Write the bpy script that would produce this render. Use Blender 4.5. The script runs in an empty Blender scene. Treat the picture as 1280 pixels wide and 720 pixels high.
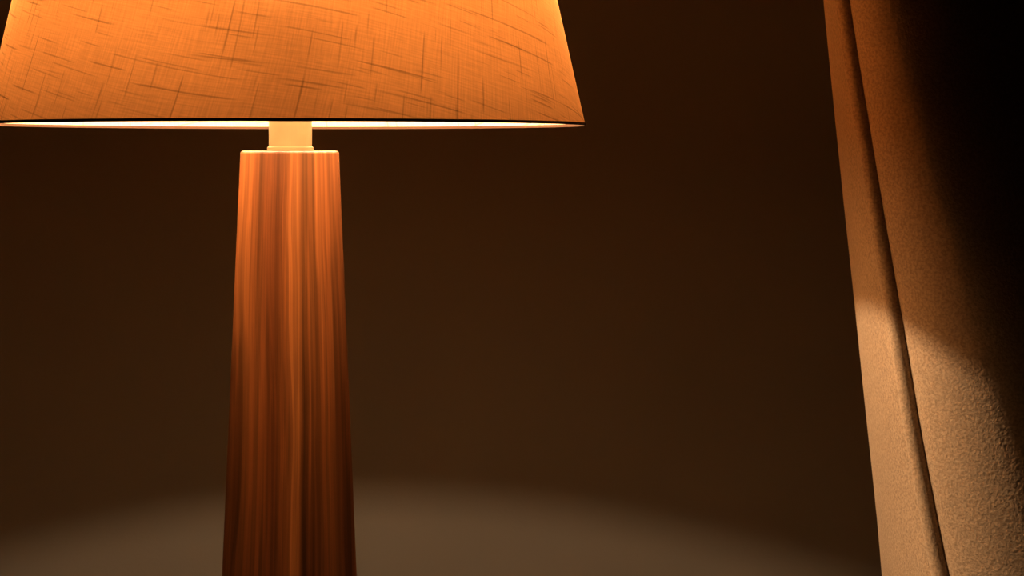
import bpy, bmesh, math
from mathutils import Vector, Matrix, kdtree

sc = bpy.context.scene
sc.view_settings.view_transform = 'Standard'
COL = sc.collection

# ------------------------------------------------------------ helpers
def link(o): COL.objects.link(o); return o
def mesh_obj(name, verts, faces, mat=None, smooth=True, parent=None, loc=(0,0,0)):
    me = bpy.data.meshes.new(name); me.from_pydata([tuple(v) for v in verts], [], faces); me.update()
    if smooth:
        for p in me.polygons: p.use_smooth = True
    o = bpy.data.objects.new(name, me); link(o)
    if mat: me.materials.append(mat)
    o.location = loc
    if parent: o.parent = parent
    return o
def bm_obj(name, bm, mat=None, smooth=False, parent=None, loc=(0,0,0)):
    me = bpy.data.meshes.new(name); bm.to_mesh(me); bm.free()
    if smooth:
        for p in me.polygons: p.use_smooth = True
    o = bpy.data.objects.new(name, me); link(o)
    if mat: me.materials.append(mat)
    o.location = loc
    if parent: o.parent = parent
    return o
def empty(name, loc, rot=0):
    e = bpy.data.objects.new(name, None); link(e); e.location = loc; e.rotation_euler = (0,0,rot)
    e.empty_display_size = .05
    return e
def lathe(name, prof, mat, parent=None, seg=96, closed=False, smooth=True, loc=(0,0,0)):
    V=[];F=[]
    n=len(prof)
    for r,z in prof:
        for i in range(seg):
            a=2*math.pi*i/seg; V.append((r*math.cos(a), r*math.sin(a), z))
    rng = n if closed else n-1
    for j in range(rng):
        k=(j+1)%n
        for i in range(seg):
            i2=(i+1)%seg
            F.append((j*seg+i, j*seg+i2, k*seg+i2, k*seg+i))
    if not closed:
        if prof[0][0]>1e-5: F.append(tuple(reversed(range(seg))))
        if prof[-1][0]>1e-5: F.append(tuple((n-1)*seg+i for i in range(seg)))
    return mesh_obj(name,V,F,mat,smooth,parent,loc)
def rbox(name, size, loc, mat, parent=None, bev=.01, seg=4, smooth=True, taper=None):
    bm=bmesh.new(); bmesh.ops.create_cube(bm,size=1)
    for v in bm.verts:
        v.co.x*=size[0]; v.co.y*=size[1]; v.co.z*=size[2]
        if taper and v.co.z<0: v.co.x*=taper; v.co.y*=taper
    bmesh.ops.bevel(bm,geom=list(bm.edges),offset=bev,segments=seg,profile=.5,affect='EDGES')
    return bm_obj(name,bm,mat,smooth,parent,loc)
def tube(name, pts, r, mat, parent=None, seg=12, cyclic=False):
    pts=[Vector(p) for p in pts]; V=[];F=[]; n=len(pts)
    up=None
    for i,p in enumerate(pts):
        a=pts[max(i-1,0)]; b=pts[min(i+1,n-1)]
        if cyclic: a=pts[i-1]; b=pts[(i+1)%n]
        t=(b-a).normalized()
        if up is None:
            up = Vector((0,1,0)) if abs(t.y)<.9 else Vector((1,0,0))
        up=(up-t*up.dot(t)).normalized(); s=t.cross(up)
        for k in range(seg):
            an=2*math.pi*k/seg; V.append(p+up*math.cos(an)*r+s*math.sin(an)*r)
    m = n if cyclic else n-1
    for i in range(m):
        j=(i+1)%n
        for k in range(seg):
            k2=(k+1)%seg; F.append((i*seg+k,i*seg+k2,j*seg+k2,j*seg+k))
    if not cyclic:
        F.append(tuple(reversed(range(seg)))); F.append(tuple((n-1)*seg+k for k in range(seg)))
    return mesh_obj(name,V,F,mat,True,parent)

# ------------------------------------------------------------ materials
class NT:
    def __init__(s,name):
        s.m=bpy.data.materials.new(name); s.m.use_nodes=True; s.t=s.m.node_tree; s.t.nodes.clear()
        s.out=s.n('ShaderNodeOutputMaterial')
    def n(s,t,**k):
        x=s.t.nodes.new(t)
        for a,b in k.items(): setattr(x,a,b)
        return x
    def l(s,a,b): s.t.links.new(a,b)
    def ramp(s,fac,stops,interp='LINEAR'):
        r=s.n('ShaderNodeValToRGB'); cr=r.color_ramp; cr.interpolation=interp
        while len(cr.elements)<len(stops): cr.elements.new(.5)
        for e,(p,c) in zip(cr.elements,stops):
            e.position=p; e.color=(c,c,c,1) if isinstance(c,(int,float)) else (*c,1)
        s.l(fac,r.inputs[0]); return r.outputs[0]
    def noise(s,co,scale,vec_scale=(1,1,1),rot=(0,0,0),detail=3,rough=.5,dist=0,loc=(0,0,0)):
        if any(rot):
            m0=s.n('ShaderNodeMapping'); m0.inputs['Rotation'].default_value=rot; s.l(co,m0.inputs[0]); co=m0.outputs[0]
        mp=s.n('ShaderNodeMapping'); mp.inputs['Scale'].default_value=vec_scale
        mp.inputs['Location'].default_value=loc
        s.l(co,mp.inputs[0]); x=s.n('ShaderNodeTexNoise'); x.inputs['Scale'].default_value=scale
        x.inputs['Detail'].default_value=detail; x.inputs['Roughness'].default_value=rough; x.inputs['Distortion'].default_value=dist
        s.l(mp.outputs[0],x.inputs['Vector']); return x.outputs[0]
    def math(s,op,a,b=None):
        x=s.n('ShaderNodeMath',operation=op)
        for i,v in enumerate((a,b)):
            if v is None: continue
            if isinstance(v,(int,float)): x.inputs[i].default_value=v
            else: s.l(v,x.inputs[i])
        return x.outputs[0]
    def mix(s,fac,a,b,mode='MIX'):
        x=s.n('ShaderNodeMix',data_type='RGBA',blend_type=mode)
        for i,v in ((0,fac),(6,a),(7,b)):
            if isinstance(v,(int,float)): x.inputs[i].default_value=v
            elif isinstance(v,tuple): x.inputs[i].default_value=(*v,1)
            else: s.l(v,x.inputs[i])
        return x.outputs[2]
    def bump(s,h,strength,dist):
        b=s.n('ShaderNodeBump'); b.inputs['Strength'].default_value=strength; b.inputs['Distance'].default_value=dist
        s.l(h,b.inputs['Height']); return b.outputs[0]
    def pbr(s,col,rough=.6,nrm=None,spec=.3,metal=0,sheen=0):
        p=s.n('ShaderNodeBsdfPrincipled'); p.inputs['Roughness'].default_value=rough
        p.inputs['Specular IOR Level'].default_value=spec; p.inputs['Metallic'].default_value=metal
        p.inputs['Sheen Weight'].default_value=sheen
        if isinstance(col,tuple): p.inputs['Base Color'].default_value=(*col,1)
        else: s.l(col,p.inputs['Base Color'])
        if nrm: s.l(nrm,p.inputs['Normal'])
        s.l(p.outputs[0],s.out.inputs[0]); return s.m

def m_wall():
    s=NT('wall_paint'); co=s.n('ShaderNodeTexCoord').outputs['Object']
    f=s.noise(co,3,detail=4); c=s.ramp(f,[(.3,(.182,.162,.136)),(.7,(.198,.177,.149))])
    h=s.noise(co,220,detail=2)
    return s.pbr(c,.9,s.bump(h,.15,.001),.1)
def m_floor():
    s=NT('floor_wood'); co=s.n('ShaderNodeTexCoord').outputs['Object']
    b=s.n('ShaderNodeTexBrick'); b.inputs['Scale'].default_value=1; b.inputs['Brick Width'].default_value=1.2
    b.inputs['Row Height'].default_value=.12; b.inputs['Mortar Size'].default_value=.002
    b.inputs['Color1'].default_value=(.08,.045,.026,1); b.inputs['Color2'].default_value=(.10,.056,.032,1); b.inputs['Mortar'].default_value=(.02,.01,.006,1)
    s.l(co,b.inputs['Vector'])
    g=s.noise(co,6,(1,14,1),detail=5); gg=s.ramp(g,[(.3,.7),(.7,1.1)])
    return s.pbr(s.mix(1.0,b.outputs[0],gg,'MULTIPLY'),.45)
def m_walnut(name='walnut',k=1.0):
    s=NT(name); co=s.n('ShaderNodeTexCoord').outputs['Object']
    sx=s.n('ShaderNodeSeparateXYZ'); s.l(co,sx.inputs[0])
    # grain converges with the taper and wanders gently
    g=s.math('DIVIDE',1.0,s.math('SUBTRACT',1.25,s.math('MULTIPLY',sx.outputs[2],.95)))
    wv=s.math('MULTIPLY',s.math('SUBTRACT',s.noise(co,1,(20,20,6),detail=1),.5),.008)
    cx=s.n('ShaderNodeCombineXYZ'); s.l(s.math('ADD',s.math('MULTIPLY',sx.outputs[0],g),wv),cx.inputs[0]); s.l(s.math('ADD',s.math('MULTIPLY',sx.outputs[1],g),wv),cx.inputs[1]); s.l(sx.outputs[2],cx.inputs[2])
    cg=cx.outputs[0]
    base=s.noise(cg,1,(50,50,1.2),detail=3,rough=.5,dist=.15)
    c=s.ramp(base,[(.34,(.155,.050,.017)),(.5,(.30,.106,.035)),(.66,(.46,.180,.062))])
    st=s.noise(cg,1,(130,130,1.1),detail=2,dist=.1,loc=(3.1,0,1))
    c=s.mix(1.0,c,s.ramp(st,[(.53,1.0),(.57,.66),(.66,.55)]),'MULTIPLY')
    st2=s.noise(cg,1,(330,330,2.0),detail=1,dist=.1,loc=(1.1,4,1))
    c=s.mix(1.0,c,s.ramp(st2,[(.45,1.06),(.58,.76)]),'MULTIPLY')
    fine=s.noise(cg,1,(1100,1100,16),detail=1)
    c=s.mix(1.0,c,s.ramp(fine,[(.35,.86),(.65,1.07)]),'MULTIPLY')
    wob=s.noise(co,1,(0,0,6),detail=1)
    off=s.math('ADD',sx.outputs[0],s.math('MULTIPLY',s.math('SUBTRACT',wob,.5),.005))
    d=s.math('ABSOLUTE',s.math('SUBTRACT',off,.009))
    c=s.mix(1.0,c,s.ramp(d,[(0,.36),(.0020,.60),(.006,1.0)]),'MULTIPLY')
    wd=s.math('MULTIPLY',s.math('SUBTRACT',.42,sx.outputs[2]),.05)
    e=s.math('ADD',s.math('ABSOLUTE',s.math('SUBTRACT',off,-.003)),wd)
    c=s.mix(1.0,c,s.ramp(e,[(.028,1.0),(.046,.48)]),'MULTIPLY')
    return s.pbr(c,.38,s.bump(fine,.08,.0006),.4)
def m_shade():
    s=NT('linen_shade'); co=s.n('ShaderNodeTexCoord').outputs['UV']
    vm=s.n('ShaderNodeVectorMath',operation='MULTIPLY_ADD'); vm.inputs[1].default_value=(.012,.012,0)
    w3=s.n('ShaderNodeTexNoise'); w3.inputs['Scale'].default_value=7; w3.inputs['Detail'].default_value=0; s.l(co,w3.inputs['Vector'])
    s.l(w3.outputs[1],vm.inputs[0]); s.l(co,vm.inputs[2]); cw=vm.outputs[0]
    a=math.radians(12)
    m=None
    def add(x):
        nonlocal m
        m = x if m is None else s.mix(1.0,m,x,'MULTIPLY')
    def threads(axis,rows,freq,ang,thr,half,dark,seed):
        # individual slub threads: one thin line per row, present only along random stretches
        mp=s.n('ShaderNodeMapping'); mp.inputs['Rotation'].default_value=(0,0,ang); s.l(cw,mp.inputs[0])
        sp=s.n('ShaderNodeSeparateXYZ'); s.l(mp.outputs[0],sp.inputs[0])
        al,ac=(sp.outputs[0],sp.outputs[1]) if axis=='u' else (sp.outputs[1],sp.outputs[0])
        r=s.math('ADD',s.math('MULTIPLY',ac,rows),seed)
        rid=s.math('FLOOR',r); fr=s.math('FRACT',r)
        cb=s.n('ShaderNodeCombineXYZ'); s.l(s.math('MULTIPLY',al,freq),cb.inputs[0]); s.l(s.math('MULTIPLY',rid,7.37),cb.inputs[1]); cb.inputs[2].default_value=seed
        ns=s.n('ShaderNodeTexNoise'); ns.inputs['Scale'].default_value=1; ns.inputs['Detail'].default_value=1; s.l(cb.outputs[0],ns.inputs['Vector'])
        pres=s.ramp(ns.outputs[0],[(thr,0.0),(thr+.05,1.0)])
        d=s.math('ABSOLUTE',s.math('SUBTRACT',fr,.5))
        ln=s.ramp(d,[(half*.45,1.0),(half,0.0)])
        k=s.math('MULTIPLY',pres,ln)
        add(s.ramp(k,[(0,1.0),(1,dark)]))
    threads('u',330,14,a,.635,.22,.62,.3)
    threads('u',520,22,a*1.12,.625,.28,.74,11.7)
    threads('u',230,9,a*.9,.64,.15,.62,31.1)
    threads('v',330,16,a*.9,.650,.21,.64,5.3)
    threads('v',480,22,a*.8,.635,.28,.76,21.9)
    add(s.ramp(s.noise(cw,1,(45,1000,1),(0,0,a),detail=1),[(.3,.90),(.7,1.06)]))
    add(s.ramp(s.noise(cw,1,(1000,45,1),(0,0,a),detail=1),[(.3,.90),(.7,1.06)]))
    add(s.ramp(s.noise(co,14,detail=2),[(.3,.96),(.7,1.03)]))
    tr=s.n('ShaderNodeBsdfTranslucent'); s.l(s.mix(1.0,m,SHADE_T,'MULTIPLY'),tr.inputs[0])
    rf=s.n('ShaderNodeBsdfRefraction'); s.l(s.mix(1.0,m,SHADE_R,'MULTIPLY'),rf.inputs[0])
    rf.inputs['Roughness'].default_value=.75; rf.inputs['IOR'].default_value=1.35
    df=s.n('ShaderNodeBsdfDiffuse'); s.l(s.mix(1.0,m,(.60,.47,.32),'MULTIPLY'),df.inputs[0])
    ad=s.n('ShaderNodeAddShader'); s.l(tr.outputs[0],ad.inputs[0]); s.l(df.outputs[0],ad.inputs[1])
    ad2=s.n('ShaderNodeAddShader'); s.l(ad.outputs[0],ad2.inputs[0]); s.l(rf.outputs[0],ad2.inputs[1])
    s.l(ad2.outputs[0],s.out.inputs[0]); return s.m
def m_plain(name,c,rough=.6,metal=0,bs=0,amp=.06):
    s=NT(name); co=s.n('ShaderNodeTexCoord').outputs['Object']
    f=s.noise(co,60,detail=3); a=tuple(x*(1-amp) for x in c); b=tuple(x*(1+amp) for x in c)
    return s.pbr(s.ramp(f,[(.3,a),(.7,b)]),rough,s.bump(f,bs,.001) if bs else None,.3,metal)
def m_uphol():
    s=NT('woven_upholstery'); co=s.n('ShaderNodeTexCoord').outputs['Object']
    n1=s.noise(co,560,detail=1,rough=.6); n2=s.noise(co,300,detail=1); n3=s.noise(co,9,detail=2)
    c=s.ramp(n1,[(.3,(.27,.192,.126)),(.7,(.43,.312,.208))])
    c=s.mix(1.0,c,s.ramp(n3,[(.3,.9),(.7,1.05)]),'MULTIPLY')
    h=s.math('ADD',n1,s.math('MULTIPLY',n2,.6))
    return s.pbr(c,.95,s.bump(h,.36,.0010),.05,0,.15)
def m_glass():
    s=NT('bulb_glass'); tr=s.n('ShaderNodeBsdfTransparent'); tr.inputs[0].default_value=(.97,.95,.9,1)
    gl=s.n('ShaderNodeBsdfGlossy'); gl.inputs['Roughness'].default_value=.1
    mx=s.n('ShaderNodeMixShader'); mx.inputs[0].default_value=.04
    s.l(tr.outputs[0],mx.inputs[1]); s.l(gl.outputs[0],mx.inputs[2]); s.l(mx.outputs[0],s.out.inputs[0]); return s.m

SHADE_T=(.0265,.0106,.0032)
SHADE_R=(.098,.0455,.0150)
P_BULB=19
M_wall=m_wall(); M_floor=m_floor(); M_wal=m_walnut(); M_shade=m_shade()
M_trim=m_plain('dark_bias_tape',(.07,.03,.014),.8)
M_sock=m_plain('cream_enamel',(.27,.225,.145),.4)
M_brass=m_plain('aged_brass',(.55,.40,.2),.3,1)
M_uph=m_uphol(); M_glass=m_glass()
M_table=m_plain('oak_top',(.22,.175,.135),.6)
M_leg=m_plain('dark_wood_leg',(.06,.03,.018),.4)
M_base=m_plain('painted_baseboard',(.25,.2,.15),.5)
M_felt=m_plain('felt_pad',(.03,.02,.015),.95)

# ------------------------------------------------------------ room
HOR=186
CZ=.9633
WY=2.07
def struct(o): o['kind']='structure'; return o
struct(rbox('wall_back',(6,.12,2.7),(0,WY+.06,1.35),M_wall,bev=.002,seg=1,smooth=False))
struct(rbox('floor',(6,5,.1),(0,WY-2.38,-.05),M_floor,bev=.002,seg=1,smooth=False))
struct(rbox('baseboard_back',(6,.018,.12),(0,WY-.009,.06),M_base,bev=.004,seg=2,smooth=False))

# ------------------------------------------------------------ side table
TZ=.56; LX,LY=-.1504,1.2
tb=empty('side_table',(LX,LY,0)); tb['label']='small round wooden side table carrying the lamp'; tb['category']='table'
lathe('table_top',[(0,TZ-.025),(.235,TZ-.025),(.245,TZ-.02),(.25,TZ-.012),(.25,TZ-.006),(.246,TZ-.001),(.24,TZ),(0,TZ)],M_table,tb,128,smooth=False)
for i in range(3):
    a=math.radians(90+120*i)
    top=Vector((.14*math.cos(a),.14*math.sin(a),TZ-.024)); bot=Vector((.2*math.cos(a),.2*math.sin(a),0))
    V=[];F=[];S=20;N=8
    for j in range(N+1):
        f=j/N; p=bot.lerp(top,f); r=.010+.008*f
        for k in range(S):
            an=2*math.pi*k/S; V.append((p.x+r*math.cos(an),p.y+r*math.sin(an),p.z))
    for j in range(N):
        for k in range(S):
            k2=(k+1)%S; F.append((j*S+k,j*S+k2,(j+1)*S+k2,(j+1)*S+k))
    F.append(tuple(reversed(range(S)))); F.append(tuple(N*S+k for k in range(S)))
    mesh_obj('leg',V,F,M_leg,True,tb)

# ------------------------------------------------------------ lamp
yaw=math.atan2(-LX,LY)*.9
lp=empty('table_lamp',(LX,LY,TZ),yaw)
lp['label']='lit table lamp with tapered walnut column and linen shade'; lp['category']='lamp'
CT=.9620-TZ
hw0=.0487; hw1=.0323
bm=bmesh.new()
zs=[.003+ (CT-.003)*i/12 for i in range(13)]
rings=[]
for z in zs:
    f=(z-.003)/(CT-.003); h=hw0+(hw1-hw0)*f
    rings.append([bm.verts.new((x*h,y*h,z)) for x,y in((-1,-1),(1,-1),(1,1),(-1,1))])
for a,b in zip(rings,rings[1:]):
    for i in range(4): bm.faces.new((a[i],a[(i+1)%4],b[(i+1)%4],b[i]))
bm.faces.new(list(reversed(rings[0]))); bm.faces.new(rings[-1])
def edge_is_side(e):
    return abs(e.verts[0].co.z-e.verts[1].co.z)>.01 
eds=[e for e in bm.edges if edge_is_side(e)]
eds+=[e for e in bm.edges if not edge_is_side(e) and (e.verts[0].co.z>CT-.001 or e.verts[0].co.z<.004)]
bmesh.ops.bevel(bm,geom=eds,offset=.0018,segments=3,profile=.5,affect='EDGES')
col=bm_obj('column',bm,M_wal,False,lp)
col['label']='tapered square walnut column with vertical grain'
rbox('base_pad',(.085,.085,.004),(0,0,.002),M_felt,lp,bev=.001,seg=1)
c=CT
lathe('lamp_neck',[(0,c-.001),(.0152,c-.001),(.0156,c+.0005),(.0156,c+.0022),(.0145,c+.003),(.0145,c+.026),(.0145,c+.0285),(.0145,c+.050),(.0165,c+.052),(.0165,c+.075),(.014,c+.080),(.0135,c+.088),(0,c+.088)],M_sock,lp,64,smooth=False)
RB=.2; SZ0=.9795-TZ; SH=.26; RT=RB-SH*.225
V=[];F=[];S=256;N=24
for j in range(N+1):
    f=j/N
    for i in range(S+1):
        a=2*math.pi*i/S+math.pi/2; r=RB+(RT-RB)*f
        V.append((r*math.cos(a),r*math.sin(a),SZ0+SH*f))
for j in range(N):
    for i in range(S):
        F.append((j*(S+1)+i,j*(S+1)+i+1,(j+1)*(S+1)+i+1,(j+1)*(S+1)+i))
sh=mesh_obj('lamp_shade',V,F,M_shade,True,lp)
sh['label']='glowing orange slubbed linen empire shade'
uv=sh.data.uv_layers.new(name='UVMap')
for lpx in sh.data.loops:
    vi=lpx.vertex_index; j=vi//(S+1); i=vi%(S+1)
    uv.data[lpx.index].uv=(2*math.pi*i/S*.185, j/N*SH*1.03)
def band(name,z0,z1,ro,t,sl):
    r0=ro-(z0-SZ0)*sl; r1=ro-(z1-SZ0)*sl
    return lathe(name,[(r0+t,z0),(r1+t,z1),(r1-t,z1),(r0-t,z0)],M_trim,lp,200,closed=True,smooth=False)
band('shade_trim',SZ0-.0006,SZ0+.0013,RB,.0007,.225)
band('shade_trim',SZ0+SH-.002,SZ0+SH+.001,RB,.0007,.225)
bz=SZ0+.126
bulb=lathe('light_bulb',[(.0130,bz-.040),(.014,bz-.032),(.020,bz-.022),(.0275,bz-.008),(.030,bz+.006),(.027,bz+.021),(.018,bz+.032),(.008,bz+.037),(0,bz+.038)],M_glass,lp,48)
lathe('bulb_cap',[(0,c+.087),(.0125,c+.087),(.013,bz-.042),(.0128,bz-.038),(0,bz-.038)],M_brass,lp,40)
hp=[]
for i in range(41):
    t=math.pi*i/40
    hp.append((.055*math.cos(t)*(1), 0, c+.072+ (SZ0+SH-.006-(c+.072))*math.sin(t)**.55 if 0<i<40 else c+.072))
hp=[(.016,0,c+.068)]+hp+[(-.016,0,c+.068)]
tube('harp',hp,.0012,M_brass,lp,8)
for i in range(3):
    a=math.radians(30+120*i)
    tube('shade_spoke',[(0.004*math.cos(a),0.004*math.sin(a),SZ0+SH-.004),(RT*math.cos(a),RT*math.sin(a),SZ0+SH-.001)],.0012,M_brass,lp,8)
lathe('finial',[(0,SZ0+SH-.007),(.006,SZ0+SH-.007),(.006,SZ0+SH-.001),(.003,SZ0+SH+.002),(.007,SZ0+SH+.009),(.005,SZ0+SH+.017),(0,SZ0+SH+.02)],M_brass,lp,32)
ld=bpy.data.lights.new('bulb_light','POINT'); ld.energy=P_BULB; ld.color=(1,.70,.43); ld.shadow_soft_size=.008
lo=bpy.data.objects.new('bulb_light',ld); link(lo); lo.parent=lp; lo.location=(0,0,bz)

# ------------------------------------------------------------ armchair
CY=math.radians(-18)
ch=empty('armchair',(.411,1.38,0),CY)
ch['label']='beige textured upholstered high-back armchair with piped seams'; ch['category']='armchair'
BZ0,BZ1=.26,1.2
def lin(z,pts):
    if z<=pts[0][0]: return pts[0][1]
    if z>=pts[-1][0]: return pts[-1][1]
    for i in range(len(pts)-1):
        if z<=pts[i+1][0]:
            x0,y0=pts[i]; x1,y1=pts[i+1]; h=x1-x0; f=(z-x0)/h
            m0=(y1-y0)/h if i==0 else (y1-pts[i-1][1])/(x1-pts[i-1][0])
            m1=(y1-y0)/h if i+2>=len(pts) else (pts[i+2][1]-y0)/(pts[i+2][0]-x0)
            return (2*f**3-3*f*f+1)*y0+(f**3-2*f*f+f)*h*m0+(-2*f**3+3*f*f)*y1+(f**3-f*f)*h*m1
def rear(z):
    return lin(z,[(.26,-.100),(.62,-.112),(.8,-.128),(.95,-.142),(1.07,-.152),(1.2,-.162)])
def halfa(z):
    return lin(z,[(.26,.150),(.62,.124),(.8,.104),(.95,.080),(1.07,.062),(1.2,.050)])
def cap(z):
    d=(z-(BZ1-.07))/.07
    return 1.0 if d<0 else max(0,1-d**2.6)**(1/2.6)
def surf(t,z):
    a=halfa(z); b=.262; cx=rear(z)+a; k=cap(z); b2=b-(1-k)*.07
    ct,st=math.cos(t),math.sin(t)
    if ct<=0:
        a2=a*(.12+.88*k) if k<1 else a; n=2.3
    else:
        af=lin(z,[(.26,.17),(.62,.19),(1.2,.23)]); a2=af*(.12+.88*k) if k<1 else af
        n=lin(z,[(.26,2.0),(.62,1.80),(.85,1.55),(1.2,1.50)])
    x=cx+a2*math.copysign(abs(ct)**(2/n),ct); y=b2*math.copysign(abs(st)**(2/n),st)
    return Vector((x,y,z))
def snorm(t,z):
    q=surf(t+.01,z)-surf(t-.01,z); return Vector((q.y,-q.x,0)).normalized()
def seam(z): return math.pi*lin(z,[(.26,1.385),(.62,1.370),(.70,1.352),(.8,1.344),(1.07,1.354),(1.2,1.35)])
path=[];pn=[]
zt=1.135
def addp(t,z): path.append(surf(t,z)); pn.append(snorm(t,z))
for i in range(260): z=BZ0+.01+(zt-.03-BZ0-.01)*i/259; addp(seam(z),z)
tA=seam(zt-.03)
for i in range(1,200):
    f=i/200; t=tA+(2*math.pi-2*tA)*f; addp(t,zt-.03+.03*min(1,math.sin(math.pi*f)*6))
for i in range(260): z=zt-.03+(BZ0+.01-zt+.03)*i/259; addp(2*math.pi-seam(z),z)
kd=kdtree.KDTree(len(path))
for i,p in enumerate(path): kd.insert(p,i)
kd.balance()
S=640; zl=[]
z=BZ0
while z<BZ1-.1: zl.append(z); z+=.006
k=0
while k<=26: zl.append(BZ1-.1+.1*math.sin(math.pi/2*k/26)); k+=1
V=[];F=[]
for z in zl:
    for i in range(S):
        t=2*math.pi*i/S; p=surf(t,z); nrm=snorm(t,z)
        d=kd.find(p)[2]
        p=p-nrm*(.0022*math.exp(-(d/.009)**2)) + nrm*.002*(1-math.exp(-(d/.035)**2))
        V.append(p)
for j in range(len(zl)-1):
    for i in range(S):
        i2=(i+1)%S; F.append((j*S+i,j*S+i2,(j+1)*S+i2,(j+1)*S+i))
F.append(tuple(reversed(range(S)))); F.append(tuple((len(zl)-1)*S+i for i in range(S)))
mesh_obj('backrest',V,F,M_uph,True,ch)
w=tube('piping',[p+n*.0002 for p,n in zip(path,pn)][::2],.0062,M_uph,ch,18); w['label']='corded fabric piping along the back seam'
rbox('seat',(.56,.52,.16),(.33,0,.26),M_uph,ch,bev=.03,seg=5)
rbox('seat_cushion',(.50,.42,.12),(.38,0,.395),M_uph,ch,bev=.045,seg=6)
for s in(-1,1):
    rbox('armrest',(.52,.10,.34),(.33,s*.235,.41),M_uph,ch,bev=.04,seg=6)
for x,y in((.0,-.2),(.0,.2),(.56,-.2),(.56,.2)):
    rbox('leg',(.045,.045,.20),(x,y,.10),M_leg,ch,bev=.004,seg=2,taper=.6,smooth=False)

# ------------------------------------------------------------ world + camera
w=bpy.data.worlds.new('World'); sc.world=w; w.use_nodes=True
w.node_tree.nodes['Background'].inputs[0].default_value=(1,.5,.3,1); w.node_tree.nodes['Background'].inputs[1].default_value=.0003
cd=bpy.data.cameras.new('Camera'); cam=bpy.data.objects.new('Camera',cd); link(cam); sc.camera=cam
cam.location=(0,0,CZ); cam.rotation_euler=(math.pi/2,0,0)
cd.sensor_width=36; cd.lens=2210/1280*36; cd.shift_y=-(360-HOR)/1280; cd.clip_start=.02
